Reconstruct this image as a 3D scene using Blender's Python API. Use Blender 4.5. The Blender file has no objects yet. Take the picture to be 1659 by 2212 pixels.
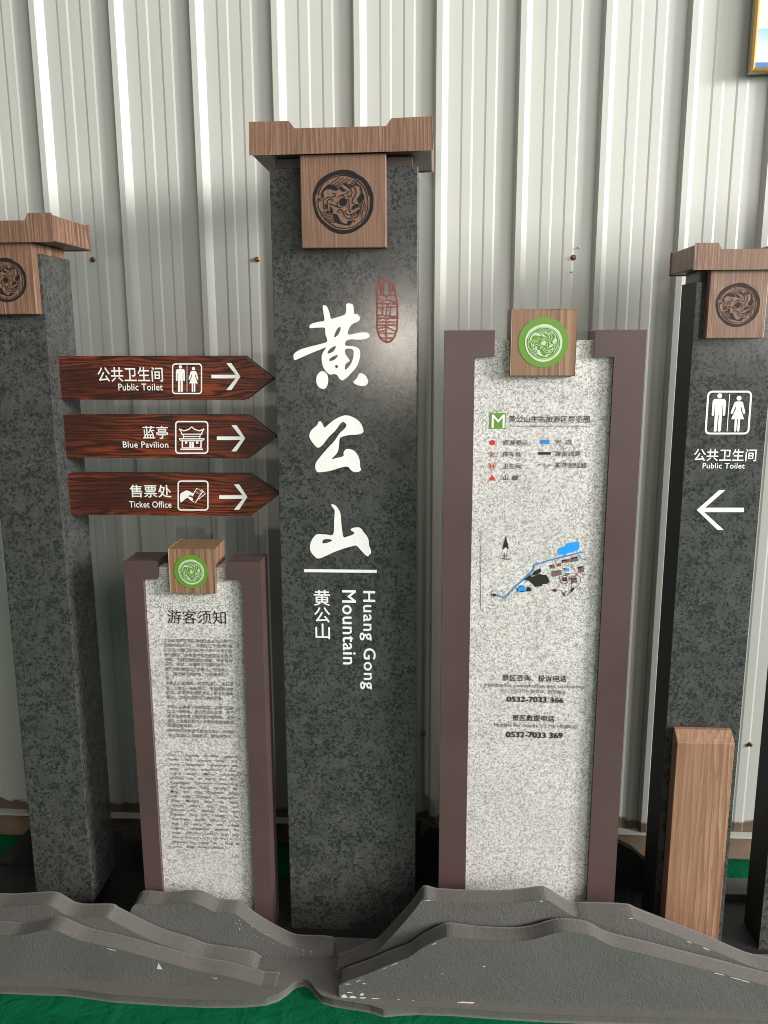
import bpy, bmesh, math, random
from mathutils import Vector, Matrix, Euler
S = bpy.context.scene
C = S.collection
R = math.radians
random.seed(7)

# ------------------------------------------------------------------ camera
WALL = 2.23                      # metres from camera to the wall plane (world y = 0)
CAM = Vector((0.0, -WALL, 1.45))
FPX = 1829.0                     # focal length in units of a 1659-wide picture
cd = bpy.data.cameras.new('camera')
cd.sensor_fit = 'VERTICAL'; cd.sensor_height = 36.0
cd.lens = FPX / 2212.0 * 36.0
cd.clip_start = 0.02; cd.clip_end = 100
cam = bpy.data.objects.new('camera', cd); C.objects.link(cam)
CR = (Euler((0, 0, R(3.6))).to_matrix() @ Euler((R(90 - 11.6), 0, 0)).to_matrix() @ Euler((0, 0, R(-0.2))).to_matrix())
cam.matrix_world = Matrix.Translation(CAM) @ CR.to_4x4()
S.camera = cam

# ------------------------------------------------------------------ world and lamps (an indoor hall: lamps, no sun)
w = bpy.data.worlds.new('World'); S.world = w; w.use_nodes = True
w.node_tree.nodes['Background'].inputs[0].default_value = (1.0, 0.99, 0.97, 1)
w.node_tree.nodes['Background'].inputs[1].default_value = 0.15
S.view_settings.view_transform = 'Standard'; S.view_settings.look = 'None'
S.cycles.filter_width = 1.0
S.view_settings.exposure = 0.0; S.view_settings.gamma = 1.0

def area(name, loc, target, sx, sy, power, col):
    l = bpy.data.lights.new(name, 'AREA'); l.shape = 'RECTANGLE'; l.size = sx; l.size_y = sy
    l.energy = power; l.color = col
    o = bpy.data.objects.new(name, l); C.objects.link(o); o.location = loc
    o.rotation_euler = (Vector(target) - Vector(loc)).to_track_quat('-Z', 'Y').to_euler()
    return o
area('window_light', (4.6, -5.6, 2.9), (0.0, 0.0, 1.3), 5.0, 3.0, 330, (1.0, 0.975, 0.94))
area('side_door_light', (8.4, -4.0, 3.3), (-0.3, -0.3, 0.9), 2.2, 2.0, 1300, (1.0, 0.985, 0.96))
area('hall_light', (0.8, -2.4, 4.6), (0.2, -0.3, 1.2), 3.5, 1.6, 40, (1.0, 0.97, 0.93))
area('doorway_light', (-0.42, -8.6, 1.42), (0.0, 0.0, 1.2), 0.18, 0.26, 48, (1.0, 0.90, 0.78))

# ------------------------------------------------------------------ photo point -> point on a plane standing in the room
def ray(px, py):
    return (CR @ Vector((px - 829.5, 1106.0 - py, -FPX))).normalized()
def at(px, py, d):
    """X, Z of a point on the plane d metres in front of the camera, parallel to the wall"""
    r = ray(px, py); t = d / r.y
    return (r.x * t, CAM.z + r.z * t)
def atz(px, py, z):
    r = ray(px, py); t = (z - CAM.z) / r.z
    return (CAM.x + r.x * t, CAM.y + r.y * t)
def Y(d): return d - WALL
def zoomer(x0, y0, k):           # zoomed-picture coordinates -> 1659-wide coordinates
    return lambda x, y: ((x0 + x / k) / 1.649186, (y0 + y / k) / 1.649186)

# ------------------------------------------------------------------ node materials
class N:
    def __init__(s, name):
        s.m = bpy.data.materials.new(name); s.m.use_nodes = True
        s.t = s.m.node_tree; s.b = s.t.nodes['Principled BSDF']
    def n(s, ty, **kw):
        x = s.t.nodes.new(ty)
        for k, v in kw.items(): setattr(x, k, v)
        return x
    def l(s, a, b): s.t.links.new(a, b)
    def coords(s, rnd=True, scale=(1, 1, 1), rot=(0, 0, 0)):
        tc = s.n('ShaderNodeTexCoord'); v = tc.outputs['Object']
        if rnd:
            oi = s.n('ShaderNodeObjectInfo'); mu = s.n('ShaderNodeVectorMath', operation='SCALE')
            mu.inputs[0].default_value = (7.3, 3.1, 5.7); s.l(oi.outputs['Random'], mu.inputs['Scale'])
            ad = s.n('ShaderNodeVectorMath', operation='ADD'); s.l(v, ad.inputs[0]); s.l(mu.outputs[0], ad.inputs[1]); v = ad.outputs[0]
        mp = s.n('ShaderNodeMapping'); mp.inputs['Scale'].default_value = scale; mp.inputs['Rotation'].default_value = rot
        s.l(v, mp.inputs[0]); return mp.outputs[0]
    def noise(s, v, scale, detail=3, rough=0.5, dist=0.0):
        x = s.n('ShaderNodeTexNoise'); s.l(v, x.inputs['Vector'])
        x.inputs['Scale'].default_value = scale; x.inputs['Detail'].default_value = detail
        x.inputs['Roughness'].default_value = rough; x.inputs['Distortion'].default_value = dist
        return x.outputs['Fac']
    def ramp(s, f, pts, interp='LINEAR'):
        r = s.n('ShaderNodeValToRGB'); r.color_ramp.interpolation = interp; e = r.color_ramp.elements
        while len(e) < len(pts): e.new(0.5)
        for i, (p, c) in enumerate(pts):
            e[i].position = p
            e[i].color = (c, c, c, 1) if isinstance(c, (int, float)) else (*c, 1)
        s.l(f, r.inputs[0]); return r.outputs[0]
    def mix(s, f, a, b, mode='MIX'):
        x = s.n('ShaderNodeMix', data_type='RGBA', blend_type=mode)
        for i, v in ((0, f), (6, a), (7, b)):
            if isinstance(v, (int, float)): x.inputs[i].default_value = v if i == 0 else (v, v, v, 1)
            elif isinstance(v, tuple): x.inputs[i].default_value = (*v, 1)
            else: s.l(v, x.inputs[i])
        return x.outputs[2]
    def bump(s, h, strength, dist):
        x = s.n('ShaderNodeBump'); x.inputs['Strength'].default_value = strength; x.inputs['Distance'].default_value = dist
        s.l(h, x.inputs['Height']); s.l(x.outputs[0], s.b.inputs['Normal'])
    def done(s, col, rough=0.5, metal=0.0, spec=None):
        if isinstance(col, tuple): s.b.inputs['Base Color'].default_value = (*col, 1)
        else: s.l(col, s.b.inputs['Base Color'])
        if isinstance(rough, (int, float)): s.b.inputs['Roughness'].default_value = rough
        else: s.l(rough, s.b.inputs['Roughness'])
        s.b.inputs['Metallic'].default_value = metal
        if spec is not None: s.b.inputs['Specular IOR Level'].default_value = spec
        return s.m

def granite_dark():
    k = N('dark_granite_laminate'); v = k.coords(scale=(1, 1, 1))
    big = k.noise(v, 22, 3, 0.6, 0.6)
    mid = k.noise(v, 135, 5, 0.66, 0.8)
    fine = k.noise(v, 190, 2, 0.6, 1.4)
    base = k.ramp(big, [(0.3, (0.054, 0.055, 0.053)), (0.7, (0.082, 0.082, 0.078))])
    cl = k.n('ShaderNodeMath', operation='MULTIPLY_ADD'); k.l(k.noise(v, 34, 2, 0.5), cl.inputs[0]); cl.inputs[1].default_value = 0.3; k.l(mid, cl.inputs[2])
    m1 = k.ramp(cl.outputs[0], [(0.655, 0.0), (0.70, 1.0)])
    c = k.mix(m1, base, (0.031, 0.032, 0.031))
    m2 = k.ramp(fine, [(0.60, 0.0), (0.64, 1.0)])
    m3 = k.ramp(mid, [(0.44, 0.0), (0.55, 1.0)])
    c = k.mix(k.mix(1.0, m2, m3, 'MULTIPLY'), c, (0.013, 0.014, 0.0135))
    k.bump(k.noise(v, 380, 2, 0.5), 0.16, 0.0005)
    return k.done(c, 0.17, spec=0.5)
def granite_light():
    k = N('pale_granite_laminate'); v = k.coords()
    a = k.noise(v, 185, 3, 0.6, 1.6); b = k.noise(v, 300, 2, 0.6, 1.2); big = k.noise(v, 9, 2)
    base = k.mix(k.ramp(big, [(0.35, 0.0), (0.65, 1.0)]), (0.65, 0.625, 0.605), (0.73, 0.705, 0.68))
    c = k.mix(k.ramp(a, [(0.505, 0.0), (0.55, 0.95)]), base, (0.28, 0.265, 0.255))
    c = k.mix(k.ramp(b, [(0.60, 0.0), (0.65, 0.85)]), c, (0.15, 0.145, 0.135))
    return k.done(c, 0.45)
def wood(name, dark, mid, light, horiz=False, scale=1.0, rough=0.45, fine=1.0):
    k = N(name)
    sc = (0.045, 0.35, 1) if horiz else (1, 0.35, 0.045)
    rot = (R(45), 0, 0) if horiz else (0, 0, R(45))
    v = k.coords(scale=sc)
    v2 = k.n('ShaderNodeMapping'); v2.inputs['Rotation'].default_value = rot; k.l(v, v2.inputs[0]); v = v2.outputs[0]
    wv = k.n('ShaderNodeTexWave', bands_direction='Z' if horiz else 'X', wave_profile='SAW')
    k.l(v, wv.inputs['Vector']); wv.inputs['Scale'].default_value = 60 * scale; wv.inputs['Distortion'].default_value = 18.0
    wv.inputs['Detail'].default_value = 3; wv.inputs['Detail Scale'].default_value = 0.55; wv.inputs['Detail Roughness'].default_value = 0.55
    k2 = k.noise(v, 5 * scale, 2, 0.5, 0.8); fn = k.noise(v, 250 * scale, 4, 0.7, 0.4); br = k.noise(v, 16 * scale, 3, 0.5, 0.5)
    c = k.ramp(wv.outputs['Fac'], [(0.0, light), (0.55, mid), (0.93, dark), (1.0, light)])
    c = k.mix(k.ramp(fn, [(0.44, 0.0), (0.62, 0.9 * fine)]), c, dark)
    c = k.mix(k.ramp(br, [(0.35, 0.0), (0.7, 0.6)]), c, mid)
    c = k.mix(k.ramp(k2, [(0.45, 0.0), (0.6, 0.45)]), c, tuple(0.72 * a for a in mid))
    k.bump(fn, 0.25, 0.001)
    return k.done(c, rough)
def burnt_wood():
    k = N('burnt_red_pine'); v = k.coords(scale=(0.11, 1, 1))
    d = k.noise(k.coords(scale=(0.35, 1, 1)), 9, 2, 0.5, 0.0)
    wv = k.n('ShaderNodeTexWave', bands_direction='Z', wave_profile='SIN'); k.l(v, wv.inputs['Vector'])
    wv.inputs['Scale'].default_value = 30; wv.inputs['Distortion'].default_value = 30; wv.inputs['Detail'].default_value = 3.5
    wv.inputs['Detail Scale'].default_value = 0.8
    fn = k.noise(v, 380, 3, 0.6)
    c = k.ramp(wv.outputs['Fac'], [(0.05, (0.030, 0.010, 0.007)), (0.45, (0.105, 0.020, 0.009)), (0.95, (0.21, 0.040, 0.014))])
    c = k.mix(k.ramp(d, [(0.42, 0.0), (0.62, 0.82)]), c, (0.034, 0.010, 0.007))
    c = k.mix(k.ramp(fn, [(0.5, 0.0), (0.7, 0.7)]), c, (0.018, 0.008, 0.006))
    k.bump(fn, 0.35, 0.0012)
    return k.done(c, 0.36)
def paint(name, col, rough, var=0.12, bscale=60, bump=0.0, spec=None):
    k = N(name); v = k.coords(); f = k.noise(v, 6, 4, 0.6)
    dk = tuple(c * (1 - var) for c in col); lt = tuple(min(1, c * (1 + var)) for c in col)
    c = k.ramp(f, [(0.3, dk), (0.7, lt)])
    if bump: k.bump(k.noise(v, bscale, 3, 0.6), bump, 0.002)
    return k.done(c, rough, spec=spec)
def stone_coat():
    k = N('textured_stone_coat'); v = k.coords(); v2 = k.coords(scale=(1, 1, 0.6), rot=(0.2, 0.5, 0))
    f = k.noise(v, 7, 4, 0.6); g = k.noise(v2, 150, 3, 0.55, 1.4); h = k.noise(v, 60, 3)
    c = k.ramp(f, [(0.3, (0.078, 0.079, 0.074)), (0.7, (0.102, 0.100, 0.092))])
    c = k.mix(k.ramp(g, [(0.4, 0.0), (0.7, 0.35)]), c, (0.145, 0.14, 0.13))
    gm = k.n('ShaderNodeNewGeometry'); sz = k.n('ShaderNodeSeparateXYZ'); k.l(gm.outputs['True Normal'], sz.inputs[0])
    top_tint = k.mix(1.0, k.ramp(sz.outputs['Z'], [(0.45, 0.0), (0.95, 0.45)]), k.ramp(h, [(0.3, 0.75), (0.7, 1.0)]), 'MULTIPLY')  # faces that point up get a paler brown tint, varied by noise
    c = k.mix(top_tint, c, (0.165, 0.145, 0.125))
    sp = k.noise(v, 45, 5, 0.75); c = k.mix(k.ramp(sp, [(0.735, 0.0), (0.745, 0.9)]), c, (0.55, 0.54, 0.51))
    k.bump(g, 0.6, 0.0024)
    return k.done(c, 0.62)
def wall_paint():
    k = N('pale_coated_steel'); v = k.coords(rnd=False, scale=(1, 1, 0.3))
    f = k.noise(v, 5, 3); c = k.ramp(f, [(0.3, (0.475, 0.48, 0.44)), (0.7, (0.52, 0.525, 0.485))])
    tc = k.n('ShaderNodeTexCoord'); sx = k.n('ShaderNodeSeparateXYZ'); k.l(tc.outputs['Object'], sx.inputs[0])
    # mud splashed on the foot of the sheets
    nn = k.noise(k.coords(rnd=False, scale=(1, 1, 1)), 14, 5, 0.7)
    ad = k.n('ShaderNodeMath', operation='MULTIPLY_ADD'); k.l(nn, ad.inputs[0]); ad.inputs[1].default_value = -0.16; zz = k.n('ShaderNodeMath', operation='ADD'); zz.inputs[1].default_value = (4.4 - 0.075) / 2; k.l(sx.outputs['Z'], zz.inputs[0]); k.l(zz.outputs[0], ad.inputs[2])
    ad.inputs[1].default_value = -0.055
    dirt = k.ramp(ad.outputs[0], [(0.0, 1.0), (0.008, 0.0)])
    c = k.mix(dirt, c, (0.14, 0.10, 0.065))
    return k.done(c, 0.38, spec=0.55)
def carpet():
    k = N('green_carpet'); v = k.coords(rnd=False); f = k.noise(v, 9, 4, 0.6); g = k.noise(v, 900, 2)
    c = k.ramp(f, [(0.3, (0.004, 0.070, 0.030)), (0.7, (0.007, 0.125, 0.054))])
    c = k.mix(k.ramp(g, [(0.4, 0.0), (0.7, 0.4)]), c, (0.01, 0.22, 0.085))
    hb = k.n('ShaderNodeMath', operation='MULTIPLY_ADD'); k.l(k.noise(v, 13, 4, 0.6, 0.8), hb.inputs[0]); hb.inputs[1].default_value = 6.0; k.l(k.noise(v, 420, 3, 0.7), hb.inputs[2]); k.bump(hb.outputs[0], 0.8, 0.004)
    m = k.done(c, 0.95, spec=0.0); return m
def flat(name, col, rough=0.45, mott=0.0):
    k = N(name)
    if mott:
        v = k.coords(); f = k.noise(v, 95, 4, 0.7, 1.0)
        return k.done(k.mix(k.ramp(f, [(0.56, 0.0), (0.64, mott)]), col, tuple(c * 0.62 for c in col)), rough)
    return k.done(col, rough)

M = dict(
    gd=granite_dark(), gl=granite_light(),
    wood=wood('light_wood_laminate', (0.082, 0.038, 0.025), (0.235, 0.128, 0.084), (0.345, 0.208, 0.14)),
    plank=wood('orange_pine_laminate', (0.16, 0.08, 0.045), (0.32, 0.175, 0.108), (0.44, 0.265, 0.17), scale=0.6),
    cube=wood('brown_wood_laminate', (0.13, 0.065, 0.035), (0.27, 0.155, 0.09), (0.37, 0.225, 0.14), scale=0.55, fine=0.7),
    burnt=burnt_wood(),
    brown=paint('brown_purple_paint', (0.085, 0.052, 0.050), 0.36, 0.12, 240, 0.05),
    neck=paint('dark_brown_paint', (0.055, 0.038, 0.032), 0.35),
    black=paint('black_side_and_shade', (0.011, 0.011, 0.011), 0.6),
    dark=paint('dark_grey_board', (0.028, 0.028, 0.028), 0.8, 0.2, 120, 0.3),
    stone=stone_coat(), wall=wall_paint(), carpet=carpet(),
    skirt=paint('muddy_plaster', (0.20, 0.135, 0.09), 0.9, 0.35, 40, 0.5),
    white=flat('white_vinyl', (0.82, 0.82, 0.79), 0.45, 0.0), whitem=flat('mottled_white_vinyl', (0.82, 0.82, 0.79), 0.4, 0.25),
    ink=flat('black_ink', (0.018, 0.014, 0.013), 0.45), inksoft=flat('faded_ink', (0.085, 0.08, 0.075), 0.5),
    bodyink=flat('thin_body_ink', (0.11, 0.10, 0.095), 0.5), umber=flat('dark_brown_print', (0.006, 0.004, 0.004), 0.9), umber2=flat('soft_brown_print', (0.034, 0.020, 0.018), 0.9),
    green=flat('green_disc_print', (0.12, 0.255, 0.03), 0.4), pale=flat('pale_green_print', (0.50, 0.62, 0.42), 0.4),
    red=flat('red_print', (0.60, 0.02, 0.02), 0.5), sealred=flat('seal_red_print', (0.20, 0.050, 0.036), 0.5, 0.75),
    blue=flat('river_blue_print', (0.025, 0.21, 0.56), 0.45), lake=flat('lake_blue_print', (0.01, 0.30, 0.80), 0.45),
    grey=flat('grey_print', (0.12, 0.11, 0.105), 0.5), leaf=flat('leaf_green_print', (0.30, 0.40, 0.22), 0.5),
    brass=N('brass_metal').done((0.28, 0.16, 0.07), 0.3, 0.9), zinc=flat('pin_hole_grey', (0.75, 0.75, 0.72), 0.4),
    filler=paint('white_filler', (0.55, 0.54, 0.50), 0.8, 0.3),
    gold=N('gilt_metal').done((0.55, 0.40, 0.19), 0.34, 0.7),
)

# ------------------------------------------------------------------ mesh helpers
ORG = {}
def link(name, verts, faces, mat, parent=None, y=None, bevel=0.0, smooth=False):
    """verts in world coordinates; the object's origin goes to the middle of its box"""
    vs = [Vector(v) for v in verts]
    lo = Vector([min(v[i] for v in vs) for i in range(3)]); hi = Vector([max(v[i] for v in vs) for i in range(3)])
    o_w = (lo + hi) / 2
    me = bpy.data.meshes.new(name)
    me.from_pydata([tuple(v - o_w) for v in vs], [], faces)
    bm = bmesh.new(); bm.from_mesh(me)
    if bevel: 
        es = [e for e in bm.edges if len(e.link_faces) == 2 and e.calc_face_angle(0) > R(25)]
        bmesh.ops.bevel(bm, geom=es, offset=bevel, segments=2, affect='EDGES', profile=0.5)
    bmesh.ops.recalc_face_normals(bm, faces=bm.faces)
    bm.to_mesh(me); bm.free()
    if smooth:
        for p in me.polygons: p.use_smooth = True
    me.materials.append(M[mat] if isinstance(mat, str) else mat)
    ob = bpy.data.objects.new(name, me); C.objects.link(ob)
    if parent is not None:
        ob.parent = parent; ob.location = o_w - ORG[parent]
    else: ob.location = o_w
    ORG[ob] = o_w
    return ob
def box(name, x0, x1, y0, y1, z0, z1, mat, parent=None, bevel=0.0012):
    v = [(x, y, z) for x in (x0, x1) for y in (y0, y1) for z in (z0, z1)]
    f = [(0, 1, 3, 2), (4, 6, 7, 5), (0, 4, 5, 1), (2, 3, 7, 6), (0, 2, 6, 4), (1, 5, 7, 3)]
    return link(name, v, f, mat, parent, bevel=bevel)
def prism(name, poly, y0, y1, mat, parent=None, bevel=0.0012):
    """poly in (x, z), given depth from y0 to y1"""
    n = len(poly)
    v = [(x, y0, z) for x, z in poly] + [(x, y1, z) for x, z in poly]
    f = [tuple(range(n)), tuple(range(2 * n - 1, n - 1, -1))] + [(i, (i + 1) % n, n + (i + 1) % n, n + i) for i in range(n)]
    return link(name, v, f, mat, parent, bevel=bevel)
def thing(name, loc, label, cat, group=None):
    o = bpy.data.objects.new(name, None); C.objects.link(o); o.location = loc; o.empty_display_size = 0.05
    o['label'] = label; o['category'] = cat; o['kind'] = 'thing'
    if group: o['group'] = group
    ORG[o] = Vector(loc); return o
def tag(o, label, cat, group=None):
    o['label'] = label; o['category'] = cat; o['kind'] = 'thing'
    if group: o['group'] = group
    return o
def smooth_poly(pts, k=4):
    n = len(pts); out = []
    for i in range(n):
        p0, p1, p2, p3 = [Vector(pts[(i + j - 1) % n]) for j in range(4)]
        for s in range(k):
            t = s / k
            q = 0.5 * ((2 * p1) + (p2 - p0) * t + (2 * p0 - 5 * p1 + 4 * p2 - p3) * t * t + (3 * p1 - p0 - 3 * p2 + p3) * t ** 3)
            out.append((q.x, q.y))
    return out
def smooth_line(pts, k=5):
    if len(pts) < 3: return list(pts)
    P = [Vector(p) for p in pts]; P = [2 * P[0] - P[1]] + P + [2 * P[-1] - P[-2]]; out = []
    for i in range(1, len(P) - 2):
        p0, p1, p2, p3 = P[i - 1:i + 3]
        for s in range(k):
            t = s / k
            q = 0.5 * ((2 * p1) + (p2 - p0) * t + (2 * p0 - 5 * p1 + 4 * p2 - p3) * t * t + (3 * p1 - p0 - 3 * p2 + p3) * t ** 3)
            out.append((q.x, q.y))
    out.append(tuple(P[-2])); return out
def stroke_poly(pts, wd):
    L, Rr = [], []
    for i, p in enumerate(pts):
        a = Vector(pts[max(0, i - 1)]); b = Vector(pts[min(len(pts) - 1, i + 1)]); d = (b - a)
        if d.length < 1e-9: continue
        d.normalize(); n = Vector((-d.y, d.x)) * wd / 2; p = Vector(p)
        L.append(tuple(p + n)); Rr.append(tuple(p - n))
    return L + Rr[::-1]
def fill2d(polys):
    """polygons (with holes, even-odd) in 2-D -> verts2d, faces"""
    cu = bpy.data.curves.new('tmp', 'CURVE'); cu.dimensions = '2D'; cu.fill_mode = 'BOTH'
    for p in polys:
        s = cu.splines.new('POLY'); s.points.add(len(p) - 1); s.use_cyclic_u = True
        for i, (x, y) in enumerate(p): s.points[i].co = (x, y, 0, 1)
    ob = bpy.data.objects.new('tmp', cu); C.objects.link(ob)
    dg = bpy.context.evaluated_depsgraph_get()
    me = bpy.data.meshes.new_from_object(ob.evaluated_get(dg))
    v = [(q.co.x, q.co.y) for q in me.vertices]; f = [tuple(p.vertices) for p in me.polygons]
    bpy.data.objects.remove(ob); bpy.data.curves.remove(cu); bpy.data.meshes.remove(me)
    return v, f
class Print:
    """flat print on a face parallel to the wall; collects shapes in (x, z)"""
    def __init__(s, d, lift=0.0008): s.y = Y(d) - lift; s.v = []; s.f = []; s.i = 0; s.seg = []
    def add(s, v, f, same=False):
        b = len(s.v); fb = len(s.f); y = s.y - 0.00002 * s.i; s.i += 1
        if same: b0 = s.seg[-1]; s.seg[-1] = (b0[0], b + len(v), b0[2], fb + len(f))
        else: s.seg.append((b, b + len(v), fb, fb + len(f)))
        s.v += [(x, y, z) for x, z in v]; s.f += [tuple(b + j for j in q) for q in f]
    def poly(s, *polys): s.add(*fill2d(list(polys)))
    def build(s, name, mat, parent, split=False):
        if not split: return link(name, s.v, s.f, mat, parent)
        out = []
        for (va, vb, fa, fb) in s.seg:
            if vb > va: out.append(link(name, s.v[va:vb], [tuple(j - va for j in q) for q in s.f[fa:fb]], mat, parent))
        return out

TXT = {}
def text_raw(body, off=0.0, space=1.0, word=1.0):
    c = bpy.data.curves.new('t', 'FONT'); c.body = body; c.offset = off; c.space_character = space; c.space_word = word
    c.resolution_u = 3
    o = bpy.data.objects.new('t', c); C.objects.link(o)
    dg = bpy.context.evaluated_depsgraph_get()
    me = bpy.data.meshes.new_from_object(o.evaluated_get(dg))
    v = [(q.co.x, q.co.y) for q in me.vertices]; f = [tuple(p.vertices) for p in me.polygons]
    bpy.data.objects.remove(o); bpy.data.curves.remove(c); bpy.data.meshes.remove(me)
    return v, f
def bb(v):
    xs = [p[0] for p in v]; ys = [p[1] for p in v]; return min(xs), min(ys), max(xs), max(ys)
def text_box(P, body, z, x0, y0, x1, y1, d, off=0.0, space=1.0):
    """text fitted into a rectangle read off the photo (zoom coordinates through z) on plane d"""
    bold = max(0.0, off); v, f = text_raw(body, min(0.0, off), space); a = bb(v)
    ym = (y0 + y1) / 2
    X0 = at(*z(x0, ym), d)[0]; X1 = at(*z(x1, ym), d)[0]
    Z1 = at(*z((x0 + x1) / 2, y0), d)[1]; Z0 = at(*z((x0 + x1) / 2, y1), d)[1]
    for q, (dx, dy) in enumerate(BOLD if bold else BOLD[:1]):     # a heavier face: the same letters laid over each other a hair apart
        P.add([(X0 + (x + dx * bold - a[0]) / (a[2] - a[0]) * (X1 - X0), Z0 + (y + dy * bold - a[1]) / (a[3] - a[1]) * (Z1 - Z0)) for x, y in v], f, q > 0)
BOLD = [(0, 0), (-1, 0), (1, 0), (0, -0.8), (0, 0.8)]
def text_line(P, body, z, x0, x1, yc, d, em, off=0.0, justify=False):
    X0, Z = at(*z(x0, yc), d); X1 = at(*z(x1, yc), d)[0]
    if justify:
        a = bb(text_raw(body, off, 1, 1)[0]); b = bb(text_raw(body, off, 1, 2)[0])
        w1 = a[2] - a[0]; w2 = b[2] - b[0]; need = (X1 - X0) / em
        ws = 1 + (need - w1) / max(1e-6, w2 - w1) if w2 > w1 else 1
        v, f = text_raw(body, off, 1, max(0.5, min(5, ws)))
        q = bb(v); kx = (X1 - X0) / (q[2] - q[0])
    else:
        v, f = text_raw(body, off); kx = (X1 - X0)                 # x1 is where 17 characters end
        kx = kx / 17.0
    P.add([(X0 + x * kx, Z + (y - 0.35) * em) for x, y in v], f)

# ------------------------------------------------------------------ the emblem (traced once, unit radius)
def eu(p): return ((p[0] - 790) / 535.0, (778 - p[1]) / 577.0)
E_RING = [[(790,198),(900,208),(1000,245),(1060,295),(1140,340),(1220,420),(1270,510),(1310,610),(1325,700),(1322,830),(1310,940),(1270,1040),(1220,1130),(1150,1200),(1060,1270),(960,1325),(850,1352),(740,1355),(640,1330),(540,1280),(450,1200),(390,1140),(345,1075),(300,990),(275,890),(255,790),(258,640),(280,560),(320,470),(380,380),(460,315),(540,265),(640,230),(710,208)],
 [(760,285),(860,290),(960,320),(1050,365),(1120,420),(1180,500),(1215,580),(1240,660),(1262,700),(1262,830),(1245,930),(1200,1040),(1150,1110),(1090,1180),(1000,1235),(900,1275),(790,1285),(690,1270),(600,1235),(500,1170),(430,1100),(380,1045),(340,950),(310,850),(300,760),(300,660),(330,620),(360,530),(420,450),(500,380),(600,320),(680,295)]]
E_BLOB = [
 [(560,455),(600,465),(650,485),(700,530),(715,552),(680,568),(620,560),(560,540),(500,550),(450,590),(440,630),(455,660),(445,690),(420,700),(405,660),(400,630),(430,570),(470,510),(520,465)],
 [(720,515),(765,495),(790,530),(855,575),(800,590),(760,575)],
 [(805,450),(860,440),(880,470),(870,500),(830,485)],
 [(1000,440),(1040,450),(1070,480),(1100,500),(1130,560),(1135,620),(1160,660),(1165,720),(1130,760),(1090,810),(1060,790),(1040,740),(1060,690),(1100,640),(1105,580),(1085,510),(1050,490),(1010,480)],
 [(940,930),(950,870),(980,830),(1030,815),(1065,830),(1060,870),(1010,895)],
 [(1075,915),(1080,960),(1065,1000),(1025,965),(1040,930)],
 [(485,945),(520,925),(550,945),(530,975),(500,970)],
 [(560,850),(600,895),(610,950),(595,990),(555,970),(560,920)],
 [(615,990),(680,1000),(710,1060),(750,1130),(800,1165),(860,1165),(870,1120),(940,1120),(920,1190),(860,1200),(780,1185),(700,1165),(640,1130),(615,1060)],
]
E_LINE = [(15, l) for l in [
 [(355,660),(365,600),(420,480),(500,400),(600,340),(700,310),(800,300),(900,315),(1000,360),(1080,430),(1150,510),(1200,620),(1225,740),(1225,850),(1205,960),(1160,1060),(1100,1130),(1020,1200),(920,1240),(800,1252),(690,1235),(590,1185),(500,1110),(430,1030),(380,940),(350,860),(345,770),(350,700)],
 [(870,500),(920,540),(950,600),(935,670),(905,690),(880,670),(885,645)],
 [(900,460),(980,500),(1020,580),(1015,650),(970,710),(950,770),(965,805),(995,795)],
 [(950,400),(1000,410),(1040,440)], [(930,430),(970,450),(1000,480)],
 [(775,655),(835,695)], [(715,700),(735,670),(790,645),(880,610),(885,580)],
 [(855,715),(885,740),(895,830),(895,930),(925,965)], [(690,770),(690,830),(710,870),(765,880)], [(545,805),(620,830),(700,865)], [(870,850),(840,870)],
 [(605,625),(635,615),(655,645),(640,680),(590,685),(520,690),(465,720),(440,790),(445,860),(470,925)],
 [(600,770),(605,735),(570,720),(530,735),(510,790),(510,850),(520,910)],
 [(920,1140),(960,1105)], [(950,1145),(985,1130),(1000,1105)],
 [(730,965),(700,955),(705,920),(750,915),(785,960),(810,1020),(860,1070),(930,1080),(1010,1060),(1065,1015)],
 [(855,935),(825,940),(830,975),(870,1005),(930,1005),(1010,970),(1060,1015)],
 [(380,760),(375,720),(400,690)], [(410,750),(415,715)]]] + [(12, l) for l in [
 [(745,325),(700,355),(590,445)], [(800,345),(630,470)], [(875,350),(660,495)], [(955,360),(690,505)],
 [(890,480),(930,535)], [(905,470),(950,525)], [(920,460),(965,510)],
 [(1155,740),(1190,900)], [(1130,770),(1170,955)], [(1100,790),(1140,1030)], [(1085,830),(1110,1080)],
 [(470,800),(485,890)], [(490,810),(500,895)],
 [(400,945),(600,1015)], [(425,1000),(610,1060)], [(455,1060),(625,1110)], [(500,1110),(640,1150)],
 [(925,1030),(1000,1000)], [(930,1050),(1010,1020)]]]
EMB = []
def circ(cx, cy, r, n=28, ry=None): return [(cx + r * math.cos(2 * math.pi * i / n), cy + (ry or r) * math.sin(2 * math.pi * i / n)) for i in range(n)]
EMB.append(fill2d([[eu(p) for p in smooth_poly(q, 2)] for q in E_RING]))
for q in E_BLOB: EMB.append(fill2d([[eu(p) for p in smooth_poly(q, 3)]]))
EMB.append(fill2d([circ(0, 0, 70 / 535.0)]))
for wd, q in E_LINE: EMB.append(fill2d([[eu(p) for p in stroke_poly(smooth_line(q), wd * 1.05)]]))
def emblem(cx, cz, r, d, mat, parent, lift=0.0008):
    P = Print(d, lift)
    for v, f in EMB: P.add([(cx + x * r, cz + y * r) for x, y in v], f)
    return P.build('emblem', mat, parent)

# ------------------------------------------------------------------ the setting
tex = link('floor', [(-7, -9, 0), (7, -9, 0), (7, 0.3, 0), (-7, 0.3, 0)], [(0, 1, 2, 3)], 'carpet')
tex['kind'] = 'structure'; tex.name = 'floor'

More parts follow.
